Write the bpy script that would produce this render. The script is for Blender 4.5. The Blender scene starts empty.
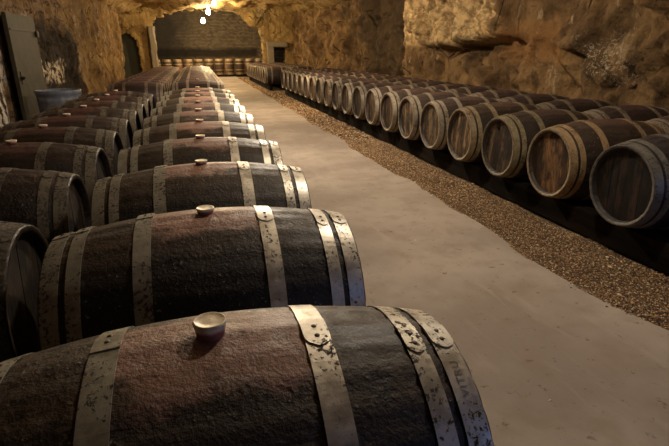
import bpy, bmesh, math, random
import numpy as np
from mathutils import Vector, Matrix, noise
random.seed(7); rng = np.random.default_rng(5)
S = bpy.context.scene; COL = S.collection; PI = math.pi

# ------------------------------------------------------------------ helpers
def mesh_obj(name, verts, faces, mat=None, parent=None, smooth=False, loc=(0,0,0)):
    me = bpy.data.meshes.new(name); me.from_pydata(verts, [], faces)
    if smooth: me.polygons.foreach_set('use_smooth', [True]*len(me.polygons))
    me.update()
    o = bpy.data.objects.new(name, me); COL.objects.link(o); o.location = loc
    if mat: me.materials.append(mat)
    if parent: o.parent = parent
    return o
def bm_obj(name, bm, mat=None, parent=None, smooth=False, loc=(0,0,0)):
    me = bpy.data.meshes.new(name); bm.to_mesh(me); bm.free()
    if smooth: me.polygons.foreach_set('use_smooth', [True]*len(me.polygons))
    o = bpy.data.objects.new(name, me); COL.objects.link(o); o.location = loc
    if mat: me.materials.append(mat)
    if parent: o.parent = parent
    return o
def tag(o, label, cat, group=None, kind=None):
    o['label'] = label; o['category'] = cat
    if group: o['group'] = group
    if kind: o['kind'] = kind
def struct(o, label=None):
    o['kind'] = 'structure'
    if label: o['label'] = label
    return o
def box(bm, x0, x1, y0, y1, z0, z1, bev=0):
    r = bmesh.ops.create_cube(bm, size=1)
    for v in r['verts']:
        v.co = Vector(((x0+x1)/2+v.co.x*(x1-x0), (y0+y1)/2+v.co.y*(y1-y0), (z0+z1)/2+v.co.z*(z1-z0)))
    if bev:
        es = {e for v in r['verts'] for e in v.link_edges}
        bmesh.ops.bevel(bm, geom=list(es), offset=bev, segments=2, affect='EDGES')
def revolve(prof, seg, axis='x', rfun=None, close=False):
    """prof: list of (t, r)"""
    V, F = [], []
    for i, (t, r) in enumerate(prof):
        for j in range(seg):
            a = 2*PI*j/seg; rr = rfun(i, j, r) if rfun else r
            if axis == 'x': V.append((t, rr*math.cos(a), rr*math.sin(a)))
            else: V.append((rr*math.cos(a), rr*math.sin(a), t))
    for i in range(len(prof)-1):
        for j in range(seg):
            k = (j+1) % seg
            F.append((i*seg+j, i*seg+k, (i+1)*seg+k, (i+1)*seg+j))
    if close:
        F.append(tuple(range(seg))[::-1]); n = (len(prof)-1)*seg
        F.append(tuple(range(n, n+seg)))
    return V, F
def sstep(x, a, b):
    if a == b: return float(x > a)
    t = min(1, max(0, (x-a)/(b-a))); return t*t*(3-2*t)

# ------------------------------------------------------------------ node helper
class NM:
    def __init__(s, name):
        s.m = bpy.data.materials.new(name); s.m.use_nodes = True
        s.t = s.m.node_tree; s.n = s.t.nodes; s.b = s.n['Principled BSDF']
    def N(s, typ, **kw):
        nd = s.n.new(typ)
        for k, v in kw.items():
            if k.startswith('i_'):
                nd.inputs[k[2:].replace('_', ' ')].default_value = v
            else: setattr(nd, k, v)
        return nd
    def L(s, a, b): s.t.links.new(a, b)
    def put(s, inp, v):
        if isinstance(v, bpy.types.NodeSocket): s.L(v, inp)
        else: inp.default_value = v
    def math(s, op, a, b=0.0, clamp=False):
        nd = s.N('ShaderNodeMath', operation=op, use_clamp=clamp)
        s.put(nd.inputs[0], a); s.put(nd.inputs[1], b); return nd.outputs[0]
    def noise(s, vec, scale, detail=4, rough=.55, dist=0):
        nd = s.N('ShaderNodeTexNoise'); nd.inputs['Scale'].default_value = scale
        nd.inputs['Detail'].default_value = detail; nd.inputs['Roughness'].default_value = rough
        nd.inputs['Distortion'].default_value = dist
        s.L(vec, nd.inputs['Vector']); return nd.outputs['Fac']
    def ramp(s, fac, a, b, lo=0., hi=1.):
        nd = s.N('ShaderNodeMapRange', interpolation_type='SMOOTHSTEP')
        s.put(nd.inputs[0], fac); nd.inputs[1].default_value = a; nd.inputs[2].default_value = b
        nd.inputs[3].default_value = lo; nd.inputs[4].default_value = hi; return nd.outputs[0]
    def mix(s, fac, a, b, mode='MIX'):
        nd = s.N('ShaderNodeMix', data_type='RGBA', blend_type=mode)
        s.put(nd.inputs[0], fac)
        for i, v in ((6, a), (7, b)):
            if isinstance(v, tuple): v = (*v[:3], 1)
            s.put(nd.inputs[i], v)
        return nd.outputs[2]
    def vmath(s, op, a, b):
        nd = s.N('ShaderNodeVectorMath', operation=op)
        s.put(nd.inputs[0], a); s.put(nd.inputs[1], b); return nd.outputs[0]
    def coord(s, kind='Object'): return s.N('ShaderNodeTexCoord').outputs[kind]
    def rnd(s): return s.N('ShaderNodeObjectInfo').outputs['Random']
    def ocolor(s): return s.N('ShaderNodeObjectInfo').outputs['Color']
    def offc(s, scale=(1,1,1)):
        c = s.coord(); r = s.rnd()
        cx = s.N('ShaderNodeCombineXYZ')
        s.L(s.math('MULTIPLY', r, 37.), cx.inputs[0]); s.L(s.math('MULTIPLY', r, 91.), cx.inputs[1]); s.L(s.math('MULTIPLY', r, 53.), cx.inputs[2])
        return s.vmath('ADD', s.vmath('MULTIPLY', c, scale), cx.outputs[0])
    def sep(s, v):
        nd = s.N('ShaderNodeSeparateXYZ'); s.L(v, nd.inputs[0]); return nd.outputs
    def bump(s, h, strength, dist):
        nd = s.N('ShaderNodeBump'); nd.inputs['Strength'].default_value = strength; nd.inputs['Distance'].default_value = dist
        s.L(h, nd.inputs['Height']); s.L(nd.outputs[0], s.b.inputs['Normal'])
    def out(s, color=None, rough=None, metal=None, spec=None):
        for k, v in (('Base Color', color), ('Roughness', rough), ('Metallic', metal), ('Specular IOR Level', spec)):
            if v is None: continue
            if isinstance(v, tuple): v = (*v[:3], 1)
            s.put(s.b.inputs[k], v)
        return s.m

# ------------------------------------------------------------------ materials
def mat_body(name, mold, mid, wine, edge, wine_amt, hal=.17, rough=.55, coat=0.15):
    m = NM(name); c = m.coord(); p = m.offc(); x, y, z = m.sep(c)
    ax = m.math('ABSOLUTE', x)
    n1 = m.noise(p, 5, 5, .6); n2 = m.noise(p, 22, 6, .65); n3 = m.noise(p, 90, 4, .6)
    ps = m.offc((.5, 6, 6)); st = m.noise(ps, 4, 4, .6)
    # upper surface: worn oak between moulds
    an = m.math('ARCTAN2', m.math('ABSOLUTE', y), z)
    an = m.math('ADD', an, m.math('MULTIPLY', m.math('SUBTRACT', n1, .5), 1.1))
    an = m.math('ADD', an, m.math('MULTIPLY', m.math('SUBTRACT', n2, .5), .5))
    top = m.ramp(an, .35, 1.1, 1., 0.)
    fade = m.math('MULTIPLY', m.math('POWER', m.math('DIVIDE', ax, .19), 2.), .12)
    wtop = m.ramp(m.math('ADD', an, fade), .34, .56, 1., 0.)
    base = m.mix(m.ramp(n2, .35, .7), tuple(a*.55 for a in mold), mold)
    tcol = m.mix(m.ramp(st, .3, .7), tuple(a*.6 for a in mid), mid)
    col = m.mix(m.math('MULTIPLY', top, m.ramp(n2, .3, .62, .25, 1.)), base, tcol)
    cen = m.ramp(ax, .165, .195, 1., 0.)
    wcol = m.mix(m.ramp(n2, .3, .75), tuple(a*.72 for a in wine), wine)
    wcol = m.mix(m.ramp(m.noise(ps, 8, 3), .55, .8, 0, .6), wcol, tuple(a*.35 for a in wine))
    wm = m.math('MULTIPLY', m.math('MULTIPLY', cen, wtop), wine_amt)
    col = m.mix(wm, col, wcol)
    # pale mould flecks
    fl = m.ramp(n3, .65, .70)
    col = m.mix(m.math('MULTIPLY', fl, m.ramp(n1, .4, .62, .15, .9)), col, (.42,.36,.26))
    # drips and dark mould blots
    bl = m.ramp(m.noise(p, 13, 5, .7), .6, .68)
    col = m.mix(m.math('MULTIPLY', bl, .75), col, tuple(a*.35 for a in mold))
    # end grain of the staves
    em = m.ramp(ax, .4755, .480)
    ec = m.mix(m.ramp(n2, .35, .65), tuple(a*.45 for a in edge), edge)
    col = m.mix(em, col, ec)
    col = m.mix(1., col, m.ocolor(), 'MULTIPLY')
    h = m.math('ADD', m.math('MULTIPLY', n2, .8), m.math('MULTIPLY', n3, .5))
    h = m.math('ADD', h, m.math('MULTIPLY', st, .4))
    m.bump(h, .9, .009)
    m.b.inputs['Coat Weight'].default_value = coat; m.b.inputs['Coat Roughness'].default_value = .35
    return m.out(col, m.ramp(n2, .3, .7, rough-.12, rough+.2), 0., .45)
def mat_hoop(name, metal, rust, spots, metallic=.55, rough=.42):
    m = NM(name); p = m.offc(); n1 = m.noise(p, 6, 4); n2 = m.noise(p, 85, 5, .7); n3 = m.noise(p, 22, 6, .7)
    col = m.mix(m.ramp(n3, .3, .7), tuple(a*.62 for a in metal), metal)
    col = m.mix(m.ramp(n1, .5, .72, 0, .7), col, rust)
    sp = m.ramp(m.math('ADD', n2, m.math('MULTIPLY', m.math('SUBTRACT', n1, .5), .5)), spots, spots+.06)
    col = m.mix(m.math('MULTIPLY', sp, .9), col, (.03,.022,.016))
    col = m.mix(1., col, m.ocolor(), 'MULTIPLY')
    m.bump(m.math('ADD', m.math('MULTIPLY', sp, .6), m.math('MULTIPLY', n3, .5)), .5, .004)
    met = m.math('MULTIPLY', m.math('SUBTRACT', 1., sp), metallic)
    return m.out(col, m.ramp(m.math('ADD', n3, m.math('MULTIPLY', sp, .4)), .3, .9, rough-.1, .85), met, .5)
def mat_head(name, a, b, c_):
    m = NM(name); c = m.coord(); p = m.offc((1, 1, .25)); x, y, z = m.sep(c)
    brd = m.math('FLOOR', m.math('DIVIDE', m.math('ADD', y, .5), .062))
    wn = m.N('ShaderNodeTexWhiteNoise', noise_dimensions='1D'); m.L(m.math('ADD', brd, m.math('MULTIPLY', m.rnd(), 57.)), wn.inputs['W'])
    n = m.noise(p, 14, 5, .65); n2 = m.noise(m.offc((1, 1, .12)), 60, 4, .6); n1 = m.noise(m.offc((1,1.3,.6)), 7, 6, .7)
    col = m.mix(m.ramp(m.math('ADD', m.math('MULTIPLY', wn.outputs[0], .35), m.math('MULTIPLY', n, .65)), .38, .62), a, b)
    col = m.mix(m.ramp(n2, .5, .72, 0, .8), col, tuple(v*.3 for v in a))
    col = m.mix(m.ramp(n1, .44, .58, 0, .88), col, c_)
    col = m.mix(1., col, m.ocolor(), 'MULTIPLY')
    m.bump(m.math('ADD', n2, n), .5, .004)
    return m.out(col, .72, 0., .3)
def mat_rock(name, a, b, dark, pale, bumpd=.03, features=None, scale=1., bstr=1., brick=False):
    m = NM(name); c = m.coord(); x, y, z = m.sep(c)
    n0 = m.noise(c, .45*scale, 3, .5); n1 = m.noise(c, 1.3*scale, 6, .62, .6); n2 = m.noise(c, 6*scale, 7, .68); n3 = m.noise(c, 28*scale, 5, .7)
    sx = m.vmath('MULTIPLY', c, (1, 1, .22)); ns = m.noise(sx, 3*scale, 5, .6, .4)
    col = m.mix(m.ramp(n1, .36, .64), a, b)
    col = m.mix(m.ramp(ns, .5, .7, 0, .75), col, dark)
    col = m.mix(m.ramp(n2, .54, .7, 0, .6), col, tuple(v*.6 for v in dark))
    col = m.mix(m.math('MULTIPLY', m.ramp(m.noise(sx, 5*scale, 6, .7, .5), .58, .66), m.ramp(n0, .42, .6, .1, .8)), col, pale)
    vo = m.N('ShaderNodeTexVoronoi', feature='DISTANCE_TO_EDGE'); vo.inputs['Scale'].default_value = .8*scale
    m.L(m.vmath('ADD', c, m.vmath('MULTIPLY', m.N('ShaderNodeTexNoise', i_Scale=1.6).outputs['Color'], (1.2,1.2,1.2))), vo.inputs['Vector'])
    ck = m.ramp(vo.outputs['Distance'], 0., .02, 1., 0.)
    ckm = m.math('MULTIPLY', ck, m.ramp(n1, .45, .6, 0, .8))
    col = m.mix(ckm, col, tuple(v*.25 for v in dark))
    h = m.math('ADD', m.math('MULTIPLY', n2, 1.2), m.math('MULTIPLY', n3, .4))
    h = m.math('ADD', h, m.math('MULTIPLY', ns, .8)); h = m.math('SUBTRACT', h, m.math('MULTIPLY', ckm, .8))
    if features: col, h = features(m, c, col, h, n1, n2, n3)
    m.bump(h, bstr, bumpd)
    return m.out(col, .88, 0., .2)
def rect(m, u, v, u0, u1, v0, v1, s, n, amt=.35):
    """soft-edged blotch with a noisy outline"""
    d = m.math('MULTIPLY', m.math('SUBTRACT', n, .5), amt*2)
    uu = m.math('ADD', u, d); vv = m.math('ADD', v, d)
    r = m.math('MULTIPLY', m.ramp(uu, u0, u0+s), m.ramp(uu, u1-s, u1, 1, 0))
    return m.math('MULTIPLY', r, m.math('MULTIPLY', m.ramp(vv, v0, v0+s), m.ramp(vv, v1-s, v1, 1, 0)))

def feat_right(m, c, col, h, n1, n2, n3):
    x, y, z = m.sep(c)
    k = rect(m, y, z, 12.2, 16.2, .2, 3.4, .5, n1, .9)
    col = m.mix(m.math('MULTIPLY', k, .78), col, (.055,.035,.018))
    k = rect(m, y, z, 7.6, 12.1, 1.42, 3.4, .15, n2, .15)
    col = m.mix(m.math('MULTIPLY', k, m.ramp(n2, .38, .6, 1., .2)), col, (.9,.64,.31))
    k = rect(m, y, z, 4.9, 6.1, .9, 1.6, .3, n2, .5)
    col = m.mix(m.math('MULTIPLY', k, m.ramp(n3, .52, .6, 0, .8)), col, (.6,.52,.38))
    k = rect(m, y, z, 6.2, 8.2, 1.1, 1.9, .3, n2, .5)
    col = m.mix(m.math('MULTIPLY', k, .45), col, (.5,.24,.08))
    return col, h
def feat_left(m, c, col, h, n1, n2, n3):
    x, y, z = m.sep(c)
    br = m.N('ShaderNodeTexBrick'); br.inputs['Scale'].default_value = 2.2; br.inputs['Mortar Size'].default_value = .03
    br.inputs['Mortar Smooth'].default_value = .6; br.inputs['Row Height'].default_value = .62; br.inputs['Brick Width'].default_value = .95
    cb = m.N('ShaderNodeCombineXYZ'); m.L(m.math('ADD', y, m.math('MULTIPLY', n1, 1.4)), cb.inputs[0]); m.L(m.math('ADD', z, m.math('ADD', m.math('MULTIPLY', n1, .7), m.math('MULTIPLY', n2, .15))), cb.inputs[1])
    m.L(cb.outputs[0], br.inputs['Vector'])
    near = m.ramp(y, 12.5, 14.5, 1, 0)
    mo = m.math('MULTIPLY', br.outputs['Fac'], near)
    col = m.mix(m.math('MULTIPLY', near, .6), col, m.mix(m.ramp(n2, .4, .62), (.06,.034,.02), (.26,.165,.10)))
    col = m.mix(m.math('MULTIPLY', mo, .75), col, (.03,.02,.012))
    h = m.math('SUBTRACT', h, m.math('MULTIPLY', mo, .8))
    k = rect(m, y, z, 10.9, 14.0, .2, 2.2, .35, n1, .6)
    col = m.mix(m.math('MULTIPLY', k, .93), col, (.018,.012,.008))
    fl = m.ramp(m.noise(m.vmath('MULTIPLY', c, (1, 1, .4)), 10, 6, .7), .49, .52)
    k = rect(m, y, z, 10.5, 12.7, .75, 1.3, .2, n2, .4)
    col = m.mix(m.math('MULTIPLY', k, fl), col, (.62,.5,.36))
    k = rect(m, y, z, 10.2, 10.95, .9, 2.1, .15, n2, .3)
    col = m.mix(m.math('MULTIPLY', k, m.ramp(n3, .35, .5, .4, 1.)), col, (.55,.43,.34))
    k = rect(m, y, z, 6.5, 8.8, .2, 2.2, .2, n2, .3)
    col = m.mix(m.math('MULTIPLY', k, .7), col, (.035,.022,.015))
    col = m.mix(m.math('MULTIPLY', k, m.math('MULTIPLY', fl, m.ramp(n1, .38, .46))), col, (.85,.76,.64))
    k = rect(m, y, z, 8.55, 9.0, .9, 1.9, .15, n2, .2)
    col = m.mix(m.math('MULTIPLY', k, m.ramp(n2, .4, .5, 0, .9)), col, (.72,.62,.52))
    return col, h

M = {}
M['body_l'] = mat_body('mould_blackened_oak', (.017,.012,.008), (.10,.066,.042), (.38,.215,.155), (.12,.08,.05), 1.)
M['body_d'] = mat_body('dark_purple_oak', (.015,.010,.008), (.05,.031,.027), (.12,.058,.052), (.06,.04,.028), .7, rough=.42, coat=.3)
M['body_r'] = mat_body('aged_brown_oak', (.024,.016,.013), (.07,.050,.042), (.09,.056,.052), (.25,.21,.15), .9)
M['hoop_l'] = mat_hoop('mottled_galvanised_steel', (.76,.69,.57), (.42,.36,.26), .585)
M['hoop_l2'] = mat_hoop('mould_spotted_galvanised_steel', (.50,.46,.36), (.34,.29,.2), .55, .45, .5)
M['hoop_m'] = mat_hoop('moulded_galvanised_steel', (.19,.16,.115), (.11,.085,.055), .515, .3, .55)
M['hoop_r'] = mat_hoop('tarnished_steel', (.36,.31,.24), (.2,.145,.09), .57, .3, .5)
M['head'] = mat_head('oak_head_boards', (.062,.042,.028), (.23,.165,.105), (.018,.013,.010))
M['head_d'] = mat_head('black_head_boards', (.03,.022,.016), (.05,.036,.025), (.015,.012,.01))
m = NM('silicone_bung'); p = m.coord(); z = m.sep(p)[2]; n = m.noise(p, 60, 4)
m.b.inputs['Subsurface Weight'].default_value = .3; m.b.inputs['Subsurface Radius'].default_value = (.01,.006,.004)
M['bung'] = m.out(m.mix(m.ramp(m.math('ADD', z, m.math('MULTIPLY', n, .012)), .020, .030), (.36,.12,.11), m.mix(m.ramp(n, .4, .65), (1.,.86,.64), (.8,.62,.42))), .35, 0., .5)
m = NM('rivet_steel'); M['rivet'] = m.out((.11,.09,.07), .5, .6)
m = NM('stamped_letters'); M['ink'] = m.out((.24,.22,.2), .6, .2)
m = NM('rail_timber'); p = m.offc((3, .25, 3)); n = m.noise(p, 5, 5)
m.bump(n, .6, .01); M['rail'] = m.out(m.mix(m.ramp(n, .35, .65), (.006,.0045,.003), (.02,.014,.01)), .95, 0., .1)
m = NM('concrete_path'); c = m.coord(); n0 = m.noise(c, .8, 4); n1 = m.noise(c, 4, 6, .6); n2 = m.noise(c, 60, 4, .7); n3 = m.noise(c, 14, 5, .7)
sw = m.noise(m.vmath('MULTIPLY', c, (3, .6, 1)), 3, 5, .6, .6)
col = m.mix(m.ramp(n0, .35, .65), (.29,.24,.20), (.43,.365,.31)); col = m.mix(m.ramp(n1, .45, .7, 0, .5), col, (.26,.2,.15))
col = m.mix(m.ramp(sw, .55, .75, 0, .4), col, (.46,.385,.32)); col = m.mix(m.ramp(n3, .60, .68, 0, .7), col, (.15,.105,.075))
col = m.mix(m.ramp(n2, .64, .70, 0, .6), col, (.13,.09,.065))
m.bump(m.math('ADD', m.math('MULTIPLY', n1, 1.), m.math('MULTIPLY', n2, .12)), .35, .012); M['path'] = m.out(col, .8, 0., .25)
m = NM('packed_earth'); c = m.coord(); n1 = m.noise(c, 6, 6, .65); n2 = m.noise(c, 70, 4, .7)
m.bump(m.math('ADD', n1, n2), .8, .02); M['earth'] = m.out(m.mix(m.ramp(n1, .35, .65), (.11,.075,.045), (.22,.155,.095)), .95)
m = NM('gravel_pebbles'); g = m.N('ShaderNodeNewGeometry').outputs['Random Per Island']
rp = m.N('ShaderNodeValToRGB'); e = rp.color_ramp
for i, (pos, cc) in enumerate(((0, (.07,.038,.02)), (.35, (.20,.11,.055)), (.62, (.38,.225,.105)), (.84, (.6,.39,.19)), (.96, (.85,.70,.48)))):
    el = e.elements[i] if i < 2 else e.elements.new(pos)
    el.position = pos; el.color = (*cc, 1)
m.L(g, rp.inputs[0]); M['gravel'] = m.out(rp.outputs[0], .8)
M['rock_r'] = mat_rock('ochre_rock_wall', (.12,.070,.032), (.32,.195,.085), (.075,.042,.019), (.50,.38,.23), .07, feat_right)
M['rock_l'] = mat_rock('streaked_rock_wall', (.15,.086,.034), (.31,.185,.066), (.055,.03,.014), (.55,.43,.26), .06, feat_left)
M['rock_c'] = mat_rock('ceiling_rock', (.3,.19,.07), (.46,.31,.12), (.11,.065,.028), (.6,.48,.3), .07)
M['rock_a'] = mat_rock('arch_rock', (.32,.2,.075), (.46,.31,.12), (.1,.06,.026), (.55,.45,.3), .07)
def feat_back(m, c, col, h, n1, n2, n3):
    x, y, z = m.sep(c)
    br = m.N('ShaderNodeTexBrick'); br.inputs['Scale'].default_value = 3.; br.inputs['Mortar Size'].default_value = .035
    br.inputs['Color1'].default_value = (.42,.33,.22,1); br.inputs['Color2'].default_value = (.2,.15,.1,1); br.inputs['Mortar'].default_value = (.04,.03,.02,1)
    cb = m.N('ShaderNodeCombineXYZ'); m.L(m.math('ADD', x, m.math('MULTIPLY', n1, .3)), cb.inputs[0]); m.L(z, cb.inputs[1]); m.L(cb.outputs[0], br.inputs['Vector'])
    col = m.mix(.75, col, br.outputs['Color'])
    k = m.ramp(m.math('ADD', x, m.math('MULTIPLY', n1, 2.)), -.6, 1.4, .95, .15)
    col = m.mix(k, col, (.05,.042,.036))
    k = rect(m, x, z, -5, 4.1, .9, 1.75, .3, n1, .15)
    col = m.mix(m.math('MULTIPLY', k, .85), col, (.022,.018,.014))
    return col, m.math('SUBTRACT', h, br.outputs['Fac'])
M['back'] = mat_rock('sooty_masonry', (.13,.09,.055), (.18,.13,.08), (.05,.035,.025), (.3,.23,.15), .04, feat_back)
m = NM('olive_painted_metal'); c = m.coord(); n = m.noise(c, 7, 5); n2 = m.noise(c, 40, 4)
M['door'] = m.out(m.mix(m.ramp(n, .35, .7), (.030,.023,.012), (.046,.036,.020)), .7, 0., .25); m.bump(n2, .2, .004)
m = NM('dark_green_paint'); M['door2'] = m.out(m.mix(m.noise(m.coord(), 4, 4), (.03,.032,.018), (.055,.055,.03)), .7)
m = NM('rusty_iron'); M['iron'] = m.out((.045,.03,.022), .7, .5)
m = NM('blue_grey_plastic'); c = m.coord(); n = m.noise(c, 12, 5)
M['tub'] = m.out(m.mix(m.ramp(n, .35, .7), (.10,.115,.16), (.17,.185,.235)), .5)
m = NM('pale_stone_trim'); c = m.coord(); n = m.noise(c, 9, 5); m.bump(n, .5, .02); M['trim'] = m.out(m.mix(n, (.17,.135,.09), (.30,.25,.18)), .85)
m = NM('lit_bulb'); m.b.inputs['Emission Color'].default_value = (1,.83,.5,1); m.b.inputs['Emission Strength'].default_value = 120; M['bulb'] = m.m
m = NM('black_bakelite'); M['black'] = m.out((.02,.02,.02), .5)
m = NM('pale_chip'); M['chip'] = m.out((.6,.52,.42), .7)

# ------------------------------------------------------------------ barrel
L, RB, RH = .964, .333, .274
HT = (.193, .385, .4515); HW = (.052, .042, .052)
def rad(t): return RB-(RB-RH)*(2*t/L)**2
def body_mesh():
    SEG = 30*4
    prof = []
    n = 26
    for i in range(n+1):
        t = -L/2+L*i/n; prof.append((t, rad(t)))
    inner = [(L/2-.001, RH-.004), (L/2-.002, RH-.019), (L/2-.03, RH-.026), (L/2-.034, RH-.03), (L/2-.05, RH-.03)]
    prof = [(-t, r) for t, r in reversed(inner)]+prof+inner
    jit = [random.uniform(-.0012, .0012) for _ in range(30)]
    def rf(i, j, r):
        s = j % 4; d = -.0028 if s == 0 else 0
        if not (5 <= i <= 5+n): d *= .3
        return r+d+jit[j//4]+(.0006 if s == 2 else 0)
    return revolve(prof, SEG, 'x', rf)
def hoop_mesh(t, w):
    """hoop about local x at t, with a lapped, riveted end; origin at hoop centre"""
    SEG = 96; th = .0028; V, F = [], []
    def sect(a, off, wsc=1.):
        out = []
        for (dx, dr) in ((-w/2*wsc, .0006), (-w/2*wsc, th), (w/2*wsc, th), (w/2*wsc, .0006)):
            r = rad(t+dx)+dr+off; out.append((dx, r*math.cos(a), r*math.sin(a)))
        return out
    for j in range(SEG): V += sect(2*PI*j/SEG, 0)
    for j in range(SEG):
        k = (j+1) % SEG
        for q in range(4):
            F.append((j*4+q, k*4+q, k*4+(q+1) % 4, j*4+(q+1) % 4))
    # lap: extra strap on top, rounded tip, near the crown on the camera side
    b = len(V); n = 10; a0 = PI*.5+.02; a1 = a0+.26
    for i in range(n+1):
        u = i/n; a = a1-u*(a1-a0)
        V += sect(-a if False else a, th+.0004, min(1, math.sqrt(max(.02, 1-(1-min(1, u*3.2))**2))))
    for i in range(n):
        for q in range(4):
            F.append((b+i*4+q, b+(i+1)*4+q, b+(i+1)*4+(q+1) % 4, b+i*4+(q+1) % 4))
    F.append((b, b+1, b+2, b+3)); e = b+n*4; F.append((e+3, e+2, e+1, e))
    return V, F
def head_mesh(side):
    V, F = [], []; w = .062; R = RH-.0295; x = side*(L/2-.036)
    k = -6
    ys = []
    y0 = -R
    edges = [-.5+w*i for i in range(0, 20)]
    cuts = [-R]+[e for e in edges if -R+.005 < e < R-.005]+[R]
    for a, b in zip(cuts[:-1], cuts[1:]):
        dx = random.uniform(-.0015, .0015); N = 6; g = .0012
        base = len(V)
        top, bot = [], []
        for i in range(N+1):
            yy = a+g+(b-a-2*g)*i/N; zz = math.sqrt(max(0, R*R-yy*yy)); top.append((yy, zz)); bot.append((yy, -zz))
        loop = bot+top[::-1]
        for yy, zz in loop: V.append((x+side*dx, yy, zz))
        for yy, zz in loop: V.append((x-side*.02, yy, zz))
        n = len(loop); F.append(tuple(base+i for i in (range(n) if side > 0 else reversed(range(n)))))
        for i in range(n):
            j = (i+1) % n; F.append((base+i, base+n+i, base+n+j, base+j) if side > 0 else (base+j, base+n+j, base+n+i, base+i))
    # dark backing disc closes the barrel behind the joints
    base = len(V)
    for i in range(40):
        a = 2*PI*i/40; V.append((x-side*.018, RH*.9*math.cos(a), RH*.9*math.sin(a)))
    F.append(tuple(base+i for i in (range(40) if side > 0 else reversed(range(40)))))
    return V, F
MESH = {}
def me_of(key, vf, mat, smooth=False):
    me = bpy.data.meshes.new(key); me.from_pydata(vf[0], [], vf[1]); me.update()
    if smooth: me.polygons.foreach_set('use_smooth', [True]*len(me.polygons))
    me.materials.append(mat); return me
BODY, HOOPS, HEADS = body_mesh(), [hoop_mesh(t, w) for t, w in zip(HT, HW)], [head_mesh(-1), head_mesh(1)]
bv, bf = revolve([(-.012, .022), (.0, .0255), (.014, .028), (.026, .0305), (.031, .0315), (.0345, .030), (.035, .0285), (.0336, .0272), (.0334, .012), (.0342, .005), (.0342, .001)], 28, 'z')
def rivet_bm():
    bm = bmesh.new(); bmesh.ops.create_uvsphere(bm, u_segments=10, v_segments=6, radius=.0055)
    for v in bm.verts: v.co.z *= .45
    return bm
rm = bpy.data.meshes.new('rivet'); b_ = rivet_bm(); b_.to_mesh(rm); b_.free(); rm.materials.append(M['rivet'])
KINDS = {'l': ('body_l', 'hoop_l', 'head_d'), 'd': ('body_d', 'hoop_m', 'head_d'), 'r': ('body_r', 'hoop_r', 'head')}
for k, (b, h, e) in KINDS.items():
    MESH[k] = dict(body=me_of('barrel_body', BODY, M[b]), hoop=[me_of('hoop', v, M[h]) for v in HOOPS],
                   hoop2=[me_of('hoop', v, M['hoop_l2']) for v in HOOPS],
                   head=[me_of('barrel_head', v, M[e]) for v in HEADS])
MESH['bung'] = me_of('bung', (bv, bf), M['bung'], True)
# auto-ish smoothing of barrel skins along the grooves
for k in 'ldr':
    MESH[k]['body'].polygons.foreach_set('use_smooth', [True]*len(MESH[k]['body'].polygons))
def part(name, me, par, loc=(0,0,0), rot=(0,0,0), color=(1,1,1)):
    o = bpy.data.objects.new(name, me); COL.objects.link(o); o.parent = par; o.location = loc; o.rotation_euler = rot
    o.color = (*color, 1); return o
def barrel(x, y, z, kind, label, group, detail=2, tint=(1,1,1), htint=None, hoopt=(1,1,1), bung=True, rz=0, roll=None):
    t = bpy.data.objects.new('wine_barrel', None); COL.objects.link(t)
    t.empty_display_size = .1; t.location = (x, y, z-RB)
    jit = .012 if detail < 3 else .004
    t.rotation_euler = (0, 0, rz+random.uniform(-jit, jit)); tag(t, label, 'barrel', group)
    K = MESH[kind]; c = (0, 0, RB)
    body = part('barrel_body', K['body'], t, c, (0,0,0), tint)
    if kind == 'l' : body.rotation_euler.x = 0
    for s in (-1, 1):
        part('barrel_head', K['head'][0 if s < 0 else 1], t, c, (random.uniform(-.25, .25), 0, 0), htint or tint)
    for i in range(3):
        for s in (-1, 1):
            old = kind == 'l' and s < 0
            a = random.uniform(-.08, .08)+(-.0 if detail >= 3 else random.choice((0, 0, 1.2, -1, 2.5)))
            # s=+1 keeps the mesh, s=-1 is turned end for end
            g = part('hoop', K['hoop2' if old else 'hoop'][i], t, (s*HT[i], 0, RB), (0, 0, 0) if s > 0 else (0, 0, PI), hoopt)
            if s > 0: g.rotation_euler = (0 + (PI*.0) + a, 0, 0)
            else:
                g.rotation_euler = (0, 0, PI)
            if detail >= 3:
                for da in (.06, .15):
                    aa = PI*.5+.02+.26*1-.0-da if False else PI*.5+.02+da+.03
                    r = rad(HT[i])+.0062
                    part('rivet', rm, g, (0, r*math.cos(aa), r*math.sin(aa)), (aa-PI/2, 0, 0))
    if bung:
        part('bung', MESH['bung'], t, (random.uniform(-.004, .004), random.uniform(-.004, .004), RB*2-.003), (0, 0, random.uniform(0, 6))).scale = (1, 1, 1) if detail == 4 else (.95, .95, .62)
    return t
ORD = ['nearest', 'second', 'third', 'fourth', 'fifth', 'sixth', 'seventh', 'eighth', 'ninth', 'tenth', 'eleventh', 'twelfth', 'thirteenth',
       'fourteenth', 'fifteenth', 'sixteenth', 'seventeenth', 'eighteenth', 'nineteenth', 'twentieth', 'twenty-first', 'twenty-second', 'twenty-third', 'twenty-fourth']
def v(a, b): return random.uniform(a, b)
ZL, ZR = .558, .52
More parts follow.
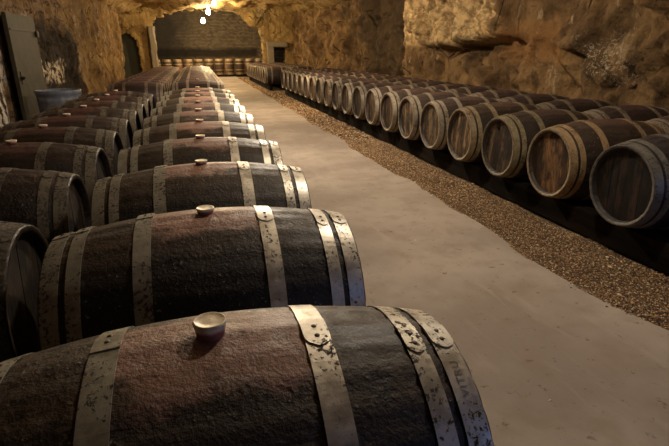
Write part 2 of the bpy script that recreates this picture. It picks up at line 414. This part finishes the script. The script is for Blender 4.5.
# left rows, beside the path
for k in range(10):
    t = v(.75, 1.2)
    lab = {0: 'nearest dark barrel beside the path with pale bung standing in pinkish wine stain',
           1: 'second dark barrel beside the path, whole length visible behind the nearest one'}.get(k, f'{ORD[k]} barrel from the camera in the left row beside the path')
    b = barrel(-.016, .8635+.792*k, ZL, 'l', lab, 'barrels in the left row beside the path', (4 if k == 0 else 3) if k < 4 else 2, (t, t, t))
    if k == 0: B0 = b
ys = [1.12, 1.83, 2.63, 3.38, 4.08, 4.8, 5.52, 6.24, 6.96, 7.7]
for k, y in enumerate(ys[1:]):
    t = v(.75, 1.3)
    barrel(-.63-L/2, y, ZL, 'd', f'{ORD[k]} dark barrel in the far left row, its blackened end facing the path row', 'barrels in the outer left row', 2, (t*v(.95,1.15), t*.95, t*.95))
# block beyond the cross gap
for k in range(15):
    t = v(.9, 1.3)
    lab = 'nearest purple-brown barrel of the distant block beside the path' if k == 0 else f'{ORD[k]} barrel of the distant block, column beside the path'
    barrel(.0, 10.35+.77*k, ZL, 'r', lab, 'distant block column beside the path', 2, (1.25*t, 1.05*t, 1.05*t), hoopt=(1.3,1.25,1.2), bung=(k == 0))
for k in range(15):
    t = v(.9, 1.3)
    lab = 'nearest purple-brown barrel of the distant block on the left wall side' if k == 0 else f'{ORD[k]} barrel of the distant block, column on the left wall side'
    barrel(-1.12, 10.3+.77*k, ZL, 'r', lab, 'distant block column on the wall side', 2, (1.2*t, .95*t, .98*t), hoopt=(.75,.65,.6), bung=False)
# right rows
XA = 2.69+L/2; SR = .751
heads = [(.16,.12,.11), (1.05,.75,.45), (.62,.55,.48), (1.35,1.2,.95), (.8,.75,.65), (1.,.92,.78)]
bod = [(.5,.5,.6), (1.3,1.1,.85), (.9,.8,.7), (1.25,1.1,.9)]
hp = [(.55,.58,.62), (1.25,1.0,.7), (.95,.92,.7), (1.1,1,.8)]
names = {0: 'nearest barrel of the right row, its recessed end almost black', 1: 'second right-row barrel with warm brown boards in its end',
         2: 'third right-row barrel with dull grey-brown end and small plug', 3: 'fourth right-row barrel with pale striped boards in its end'}
A = []
for k in range(20):
    t = v(.8, 1.3)
    hc = heads[k] if k < len(heads) else tuple(t*c for c in random.choice(((1,.85,.65), (.7,.6,.5), (1.2,.9,.55), (.5,.42,.36))))
    bt = bod[k] if k < 4 else (t*1.05, t*.95, t*.88)
    o = barrel(XA, 2.68+SR*k, ZR, 'r', names.get(k, f'{ORD[k]} barrel from the camera in the right row, end facing the gravel'),
               'right row facing the gravel', 2, bt, hc, hp[k] if k < 4 else (t, t, t), bung=False)
    A.append(o)
pl, pf = revolve([(0, .016), (-.004, .016), (-.006, .012), (-.006, .001)], 16, 'x')
part('end_plug', me_of('end_plug', (pl, pf), M['hoop_r'] if False else M['rail']), A[2], (-(L/2-.034), .05, RB+.17), (0,0,0))
XB = XA+L+.045
for k in range(-1, 20):
    t = v(.8, 1.3)
    barrel(XB, 2.68+SR*k+v(-.03, .03)+.05, ZR, 'r', f'{ORD[k+1]} barrel from the camera in the row against the right wall', 'row against the right wall', 2, (t*1.0, t*.85, t*.88), hoopt=(t*.9, t*.85, t*.8), bung=(k in (-1, 0)))
for k in range(10):
    t = v(.9, 1.4)
    lab = 'nearest barrel of the short group past the right row gap' if k == 0 else f'{ORD[k]} barrel of the short group past the right row gap'
    barrel(2.45+L/2, 19.9+.755*k, ZR, 'r', lab, 'short group past the right row gap', 2, (t*1.1, t*.9, t*.8), (t*.9, t*.7, t*.5), bung=False)
for k in range(10):
    barrel(2.45+L*1.5+.04, 19.93+.755*k, ZR, 'r', f'{ORD[k]} barrel in the second row of the short right group', 'second row of the short right group', 2, bung=False)
# back row, ends facing the camera
for k in range(11):
    t = v(.9, 1.5)
    o = barrel(-2.2+.585*k, 31.4, ZR, 'r', 'leftmost upright cask of the row standing along the back wall' if k == 0 else f'{ORD[k]} upright cask from the left in the row along the back wall', 'upright casks along the back wall', 2, (2.2*t, 1.8*t, 1.2*t), (1.5*t, 1.1*t, .7*t), bung=False, hoopt=(1.3,1.1,.8))
    o.rotation_euler = (0, PI/2, random.uniform(0, 6)); o.scale = (.9, .82, .82); o.location = (-2.2+.585*k-RB*.82, 31.4, .12+L*.45)
    m3 = Matrix.Rotation(o.rotation_euler.z, 3, 'Z')@Matrix.Rotation(PI/2, 3, 'Y'); ax = m3@Vector((0, 0, RB*.82))
    o.location = (-2.2+.585*k-ax.x, 31.4-ax.y, .12+L*.45)

# stamped letters on the nearest barrel's end hoop
def stamp(text, par):
    cu = bpy.data.curves.new('stamped_letters', 'FONT'); cu.body = text; cu.size = .024; cu.align_x = 'CENTER'; cu.align_y = 'CENTER'; cu.space_character = 1.15
    o = bpy.data.objects.new('stamped_letters', cu); COL.objects.link(o)
    dg = bpy.context.evaluated_depsgraph_get(); me = bpy.data.meshes.new_from_object(o.evaluated_get(dg)); bpy.data.objects.remove(o)
    bm = bmesh.new(); bm.from_mesh(me)
    bmesh.ops.subdivide_edges(bm, edges=[e for e in bm.edges if e.calc_length() > .01], cuts=2)
    # text runs up the hoop: text x -> angle, text y -> towards the barrel middle
    for vt in bm.verts:
        tx, ty = vt.co.x, vt.co.y
        t = HT[2]-ty; r = rad(t)+.0034
        a = .52+PI/2-tx/r
        vt.co = Vector((t, r*math.cos(a), r*math.sin(a)+RB))
    bm_obj('stamped_letters', bm, M['ink'], par)['label'] = 'faint dark stamped letters'
stamp('VITRU', B0)

# ------------------------------------------------------------------ rails
def rail(x, y0, y1, z, side, label, group, w=.11):
    bm = bmesh.new(); n = max(1, int((y1-y0)/.4))
    box(bm, x-w/2, x+w/2, y0, y1, .0, z, .006)
    o = bm_obj('support_beam', bm, M['rail']); tag(o, label, 'beam', group)
def contact(zc): return zc-rad(.225)-.0005
zl, zr = contact(ZL), contact(ZR)
def pair(xc, y0, y1, z, where, grp):
    rail(xc+.28, y0, y1, z, 1, f'dark timber beam on the wall side under {where}' if xc > 1 else f'dark timber beam on the path side under {where}', grp)
    rail(xc-.28, y0, y1, z, -1, f'dark timber beam on the gravel side under {where}' if xc > 1 else f'dark timber beam on the wall side under {where}', grp)
G = 'timber beams carrying the barrels'
pair(-.016, .4, 8.4, zl, 'the left row beside the path', G)
pair(-.63-L/2, 1.4, 8.1, zl, 'the outer left row', G)
pair(0, 9.9, 21.5, zl, 'the distant block beside the path', G)
pair(-1.12, 9.9, 21.5, zl, 'the distant block on the wall side', G)
pair(XA, 1.6, 17.4, zr, 'the right row facing the gravel', G)
pair(XB, 1.6, 17.4, zr, 'the row against the right wall', G)
pair(2.45+L/2, 19.5, 27.1, zr, 'the short group past the gap', G)
pair(2.45+L*1.5+.04, 19.5, 27.1, zr, 'the second row of the short group', G)
for dy, w in ((-.28, 'front'), (.28, 'rear')):
    bm = bmesh.new(); box(bm, -2.5, 4.1, 31.4+dy*.5-.055, 31.4+dy*.5+.055, -.02, .12, .006)
    tag(bm_obj('support_beam', bm, M['rail']), f'{w} timber beam under the row along the back wall', 'beam', G)

# ------------------------------------------------------------------ ground
bm = bmesh.new(); box(bm, -5, 7, -4, 37, -.3, -.02); struct(bm_obj('floor', bm, M['earth']))
def edge_x(y): return 2.2+.03*math.sin(y*1.7)+.02*math.sin(y*4.1)+.10*sstep(y, 2.0, 1.5)
V, F = [], []; yy = [-4+.1*i for i in range(411)]
for y in yy:
    V += [(-.75, y, -.02), (-.75, y, 0), (edge_x(y), y, 0), (edge_x(y)+.015, y, -.02)]
for i in range(len(yy)-1):
    for q in range(3): a = i*4+q; F.append((a, a+1, a+5, a+4))
struct(mesh_obj('path', V, [f[::-1] for f in F], M['path']), 'worn pinkish-grey concrete path running between the barrel rows')
# gravel pebbles
bm = bmesh.new(); bmesh.ops.create_icosphere(bm, subdivisions=1, radius=1); bm.verts.ensure_lookup_table()
iv = np.array([v_.co[:] for v_ in bm.verts]); fi = np.array([[q.index for q in f.verts] for f in bm.faces]); bm.free()
P = []
def scat(n, y0, y1, s0, s1, x1=3.0):
    for _ in range(n):
        y = rng.uniform(y0, y1); x = edge_x(y)-.02-(.05*rng.random()**2 if rng.random() < .12 else 0)+rng.random()**1.1*(x1-2.2)
        if x > (2.815 if y < 18.5 else 2.53): continue
        P.append((x, y, rng.uniform(s0, s1)))
scat(34000, 1.0, 4.2, .0025, .0058); scat(24000, 4.2, 8, .004, .008); scat(7000, 8, 16, .01, .018, 2.95); scat(3000, 16, 30, .014, .024)
scat(120, 1.2, 8, .009, .016)
n = len(P); P = np.array(P); sc = P[:, 2][:, None]*np.stack([rng.uniform(.7, 1.5, n), rng.uniform(.7, 1.5, n), rng.uniform(.45, .8, n)], 1)
W = iv[None]*rng.uniform(.82, 1.15, (n, len(iv), 1))*sc[:, None]
th = rng.uniform(0, 6.28, n); cs, sn = np.cos(th)[:, None], np.sin(th)[:, None]
X = W[..., 0]*cs-W[..., 1]*sn; Y = W[..., 0]*sn+W[..., 1]*cs
hz = -.012+.02*np.sin(P[:, 0]*3)*.3+rng.uniform(0, .008, n)+.012*np.sin(P[:, 0]*9+np.sin(P[:, 1]*2.3)*2)*np.sin(P[:, 1]*5)
W = np.stack([X+P[:, 0:1], Y+P[:, 1:2], W[..., 2]+hz[:, None]], -1).reshape(-1, 3)
FF = (fi[None]+(np.arange(n)*len(iv))[:, None, None]).reshape(-1, 3)
me = bpy.data.meshes.new('gravel'); me.vertices.add(len(W)); me.vertices.foreach_set('co', W.ravel().astype('f'))
me.loops.add(FF.size); me.loops.foreach_set('vertex_index', FF.ravel().astype('i')); me.polygons.add(len(FF))
me.polygons.foreach_set('loop_start', (np.arange(len(FF))*3).astype('i')); me.update(calc_edges=True); me.validate()
me.materials.append(M['gravel']); g = bpy.data.objects.new('gravel', me); COL.objects.link(g)
tag(g, 'strip of coarse brown gravel between the path and the right row', 'gravel', kind='stuff')
def chip(x, y, l, a, lab):
    bm = bmesh.new(); bmesh.ops.create_icosphere(bm, subdivisions=2, radius=.5)
    for q in bm.verts: q.co = Vector((q.co.x*l, q.co.y*l*.35*(1+.3*math.sin(q.co.x*9)), q.co.z*l*.15))
    o = bm_obj('stone_chip', bm, M['chip'], loc=(x, y, l*.07)); o.rotation_euler.z = a; tag(o, lab, 'stone chip')
chip(1.31, 1.46, .02, .3, 'small pale stone chip lying alone on the path near the camera')
chip(1.52, 3.35, .03, 1., 'small pale stone chip lying on the path opposite the third barrel')

# ------------------------------------------------------------------ rock shell
def fbm(p, o=4): return noise.fractal(p, 1., 2., o)
def facet(p):
    d, pts = noise.voronoi(p, distance_metric='DISTANCE', exponent=2.5)
    return d[0], noise.cell(pts[0]*7.3)
def rockd(p, big=.16, mid=.09, fine=.025):
    q = Vector(p); w = q+Vector((fbm(q*1.1, 2), fbm(q*1.1+Vector((9,0,0)), 2), fbm(q*1.1+Vector((0,9,0)), 2)))*.35
    d, c = facet(w*1.15)
    d2, c2 = facet(w*3.1)
    rg = abs(fbm(w*1.7+Vector((3,3,3)), 4))
    return big*fbm(q*.45, 3)+mid*.9*(rg-.3)+mid*(c*1.1-.5)*sstep(.55-d, -.1, .45)+mid*.35*(c2-.5)*sstep(.5-d2, -.1, .3)+fine*fbm(q*4.5, 4)
def frange(a, b, s):
    n = max(1, int(round((b-a)/s))); return [a+(b-a)*i/n for i in range(n+1)]
def sheet(name, us, vs, fn, mat, flip=False, skip=None):
    V = [fn(u, w) for u in us for w in vs]; n = len(vs); F = []
    for i in range(len(us)-1):
        for j in range(n-1):
            if skip and skip((us[i]+us[i+1])/2, (vs[j]+vs[j+1])/2): continue
            f = (i*n+j, (i+1)*n+j, (i+1)*n+j+1, i*n+j+1); F.append(f[::-1] if flip else f)
    return mesh_obj(name, V, F, mat, smooth=True)
def rwall(y, z):
    x = 5.04+rockd((5, y, z), .14, .24, .045)
    x += .26*sstep(y, 12.1, 12.35)-.13*sstep(y, 14.8, 16)
    # overhanging boulder
    lo = 1.44+.14*sstep(y, 9.2, 7.6)+.06*fbm(Vector((y*2, 3, 0)), 3)+.5*sstep(y, 10.4, 11.4)
    m_ = sstep(y, 7.35, 7.5)*sstep(y, 11.7, 11.0)*sstep(z, lo-.05, lo+.07)
    q = Vector((0, y, z))
    x -= m_*(.36+.10*fbm(q*1.6, 3)+.34*abs(fbm(q*2.6, 4))+.09*fbm(q*7, 3)-.12)
    x += .16*sstep(y, 7.3, 7.6)*sstep(y, 9.9, 8.9)*sstep(z, lo-.28, lo-.1)*sstep(z, lo+.04, lo-.04)
    # slanting ledges of the near rock face
    for (y0, z0, s_, l_, a_) in ((5.9,1.28,-.35,.9,.14), (4.9,1.12,-.5,.6,.12), (6.9,1.5,-.2,.8,.08), (4.4,1.75,.9,.8,.12), (3.9,1.4,.8,.8,.1), (5.3,1.9,.7,1.2,.1)):
        u = y-y0; d = (z-z0)+s_*u
        x -= a_*sstep(abs(u), l_, l_*.5)*sstep(d, -.02, .03)*sstep(d, .55, .05)
    x = max(x, 4.8 if z < 1.1 else 4.5)
    return (x, y, z)
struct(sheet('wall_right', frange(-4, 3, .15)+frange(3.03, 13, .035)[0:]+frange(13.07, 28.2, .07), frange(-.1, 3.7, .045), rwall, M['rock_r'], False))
def lwall(y, z):
    x = -2.80+rockd((-3, y, z), .12, .10, .04)
    if y > 13.5: x += .06*math.sin(y*2.3)
    dm = sstep(y, 8.5, 8.75)*sstep(y, 10.75, 10.5)*sstep(z, 2.3, 2.1)
    x = x*(1-dm)-2.82*dm
    x = min(x, -2.35)
    x -= 1.1*sstep(y, 22.5, 22.75)
    return (x, y, z)
struct(sheet('wall_left', frange(-4, 5.5, .15)+frange(5.55, 23, .05)+frange(23.1, 28.3, .15), frange(-.1, 3.7, .05), lwall, M['rock_l'], True))
def ceil(x, y):
    z = 3.24+.032*max(0, y-18)+rockd((x, y, 8), .25, .14, .04)
    ed = max(sstep(x, -2.1, -2.9), sstep(x, 4.2, 5.1)); z -= .35*ed*ed
    return (x, y, max(z, 2.95))
struct(sheet('ceiling', frange(-4.4, 5.9, .12), frange(-4, 28.4, .12), ceil, M['rock_c'], True))
# arch wall at the mouth of the end chamber
f_, pt, yw, rl = 500, .3321, .2552, -.0089
Fv = Vector((math.sin(yw)*math.cos(pt), math.cos(yw)*math.cos(pt), -math.sin(pt))); Rv0 = Vector((math.cos(yw), -math.sin(yw), 0)); Uv0 = Rv0.cross(Fv)
Rv = Rv0*math.cos(rl)+Uv0*math.sin(rl); Uv = -Rv0*math.sin(rl)+Uv0*math.cos(rl); CAM = Vector((0, 0, 1.4))
holes = {  # x, z outlines on the plane of the wall (y = 28)
 'chamber': [(-2.1,-.2), (-2.1,.54), (-2.03,1.5), (-1.96,2.44), (-1.73,3.12), (-1.4,3.2), (-.92,3.27), (-.43,3.42), (.69,3.48), (1.9,3.42), (2.38,3.28), (2.5,2.93), (2.84,2.64), (3.3,2.54), (3.46,2.15), (3.56,1.71), (3.52,-.2)],
 'passage': [(-3.75,-.2), (-3.7,1.7), (-3.5,2.18), (-3.25,2.3), (-3.02,2.24), (-2.78,1.9), (-2.68,1.2), (-2.68,-.2)],
 'doorway': [(4.02,-.2), (4.02,1.6), (4.66,1.6), (4.66,-.2)]}
def inside(poly, x, z):
    c = False
    for (x0, z0), (x1, z1) in zip(poly, poly[1:]+poly[:1]):
        if (z0 > z) != (z1 > z) and x < (x1-x0)*(z-z0)/(z1-z0)+x0: c = not c
    return c
def skip(x, z):
    w = .05*fbm(Vector((x*3, z*3, 0)), 3)
    return any(inside(p, x+w, z+w) for p in holes.values())
def awall(x, z): 
    y = 28+rockd((x, 26, z), .15, .07, .02)-.45*math.exp(-((x-2.95)**2/.35+(z-3.05)**2/.2))-.3*sstep(x, -1.9, -2.3)*sstep(z, 2.3, 2.7)
    return (x, y, z)
aw = sheet('wall_end_arch', frange(-4.2, 5.6, .05), frange(-.1, 3.8, .05), awall, M['rock_a'], False, skip)
sm = aw.modifiers.new('thick', 'SOLIDIFY'); sm.thickness = .35; sm.offset = -1
struct(aw)
for nm, x0, x1, y0, y1 in (('wall_chamber_left', -2.95, -2.72, 28.5, 35.6), ('wall_chamber_right', 3.75, 3.9, 28.5, 31), ('wall_chamber_far_right', 4.8, 5.0, 31, 35.6),
    ('wall_chamber_return', 3.9, 5.0, 30.85, 31.0), ('wall_doorway_back', 3.9, 5.4, 29.6, 29.8)):
    bm = bmesh.new(); box(bm, x0, x1, y0, y1, -.02, 4.6); struct(bm_obj(nm, bm, M['back']))
struct(sheet('wall_back', frange(-3, 5.3, .1), frange(-.1, 4.8, .1), lambda x, z: (x, 35+rockd((x, 35, z), .1, .1, .03), z), M['back'], False))
struct(sheet('ceiling_chamber', frange(-4.6, 5.3, .15), frange(28.3, 35.3, .15), lambda x, y: (x, y, 4.25-.09*(x-1)**2*.5+rockd((x, y, 4), .1, .1, .03)), M['back'], True))
bm = bmesh.new(); box(bm, 3.66, 4.74, 27.62, 28.1, 1.6, 1.86, .03); box(bm, 3.70, 4.02, 27.68, 28.1, -.02, 1.6, .02); struct(bm_obj('trim_1', bm, M['trim'])  , 'pale stone lintel and jamb of the small dark doorway')
bm = bmesh.new(); box(bm, -4.0, -2.5, 28.45, 28.55, -.02, 2.5, .01); D2 = struct(bm_obj('door_2', bm, M['door2']), 'dark green door closing the arched opening at the far left')

def pillar(u, w):
    q = max(abs(math.cos(u)), abs(math.sin(u)))
    return (-1.98+.14*math.cos(u)/q+.07*fbm(Vector((u, w*2, 1)), 3), 27.8+.2*math.sin(u)/q, w)
struct(sheet('trim_2', frange(0, 2*PI, .2), frange(-.02, 2.6, .12), pillar, M['trim'], True), 'pale worn stone pillar at the left of the end chamber')
# olive door in the left wall
dr = bmesh.new(); box(dr, -2.70, -2.64, 8.9, 10.3, 0, 1.98, .008); D = struct(bm_obj('door_1', dr, M['door']), 'olive-brown metal door in the left wall')
b = bmesh.new(); box(b, -2.64, -2.628, 8.95, 10.28, 1.735, 1.765, .003); bm_obj('strap_hinge', b, M['iron'], D)
b = bmesh.new(); box(b, -2.64, -2.60, 10.2, 10.33, 1.66, 1.76, .01); bm_obj('hinge_pin', b, M['iron'], D)
b = bmesh.new(); box(b, -2.64, -2.575, 9.0, 9.2, 1.02, 1.06, .01); box(b, -2.64, -2.63, 9.02, 9.1, .94, 1.14, .003); bm_obj('door_handle', b, M['iron'], D)

# blue-grey tub
V, F = revolve([(0, .33), (.02, .35), (.25, .36), (.27, .37), (.29, .362), (.48, .368), (.5, .378), (.52, .37), (.7, .376), (.72, .386), (.74, .378), (.8, .38), (.81, .395), (.86, .397), (.87, .39), (.865, .372), (.8, .365), (.06, .33), (.05, .01)], 56, 'z')
t = mesh_obj('plastic_tub', V, F+[tuple(range(56))[::-1]], M['tub'], smooth=True, loc=(-2.16, 9.05, -.02)); t.scale = (.84, .84, 1.); tag(t, 'round blue-grey plastic tub standing before the olive door', 'tub')

# ------------------------------------------------------------------ lamps
def lamp(x, y, z, power, label, r=.06, col=(1, .74, .40), big=1):
    t = bpy.data.objects.new('hanging_lamp', None); COL.objects.link(t); t.location = (x, y, z); t.empty_display_size = .1
    tag(t, label, 'lamp', 'bare bulbs along the ceiling')
    V, F = revolve([(-.075, .003), (-.07, .025), (-.05, .045), (-.02, .052), (.01, .042), (.04, .022), (.05, .02)], 20, 'z'); V = [(a*big, b*big, .045+(c-.045)*big) for a, b, c in V]; mesh_obj('bulb', V, F, M['bulb'], t, True)
    V, F = revolve([(.045, .023), (.06, .026), (.11, .024), (.12, .01), (.125, .004), (max(.3, 3.25-z), .004)], 16, 'z'); mesh_obj('socket', V, F, M['black'], t, True)
    li = bpy.data.lights.new('bulb_light', 'POINT'); li.energy = power; li.color = col; li.shadow_soft_size = r
    lo = bpy.data.objects.new('bulb_light', li); COL.objects.link(lo); lo.parent = t; lo.location = (0, 0, -.14*big)
def at(px, py, y):
    d = Fv+Rv*((px-334.5)/f_)-Uv*((py-223)/f_); return CAM+d*(y/d.y)
lamp(.58, 30.2, 3.08, 260, 'lowest and farthest of the glaring bulbs hanging in view', big=2.2)
p = at(208, 10, 25); lamp(p.x, p.y, p.z, 170, 'middle one of the glaring bulbs hanging in view', big=2.)
p = at(214, 2, 20); lamp(p.x, p.y, p.z, 170, 'topmost and nearest of the glaring bulbs hanging in view', big=1.6)
lamp(1.5, 12.5, 2.85, 190, 'bare bulb over the path beyond the left rows', col=(1,.80,.55))
lamp(1.3, 6.8, 2.85, 145, 'bare bulb over the path between the rows', col=(1,.87,.70))
lamp(1.6, 2.6, 2.9, 48, 'bare bulb over the path near the camera', col=(1,.9,.78))
li = bpy.data.lights.new('entrance_daylight', 'AREA'); li.shape = 'RECTANGLE'; li.size = 1.2; li.size_y = 2.; li.energy = 11; li.color = (.3,.45,1.)
o = bpy.data.objects.new('entrance_daylight', li); COL.objects.link(o); o.location = (4.6, -1.5, 1.3)
o.rotation_euler = (Vector((1.2, 2.2, .6))-o.location).to_track_quat('-Z', 'Y').to_euler()

w = bpy.data.worlds.new('world'); S.world = w; w.use_nodes = True
w.node_tree.nodes['Background'].inputs[0].default_value = (.5,.55,.7,1); w.node_tree.nodes['Background'].inputs[1].default_value = .02

# ------------------------------------------------------------------ camera
cd = bpy.data.cameras.new('camera'); cd.sensor_width = 36; cd.sensor_fit = 'HORIZONTAL'; cd.lens = 36*f_/669; cd.clip_start = .05
co = bpy.data.objects.new('camera', cd); COL.objects.link(co)
co.matrix_world = Matrix(((Rv.x, Uv.x, -Fv.x, 0), (Rv.y, Uv.y, -Fv.y, 0), (Rv.z, Uv.z, -Fv.z, 1.4), (0, 0, 0, 1)))
S.camera = co
S.view_settings.view_transform = 'Standard'; S.view_settings.look = 'None'; S.view_settings.gamma = 1; S.view_settings.use_curve_mapping = False
S.view_settings.exposure = .75
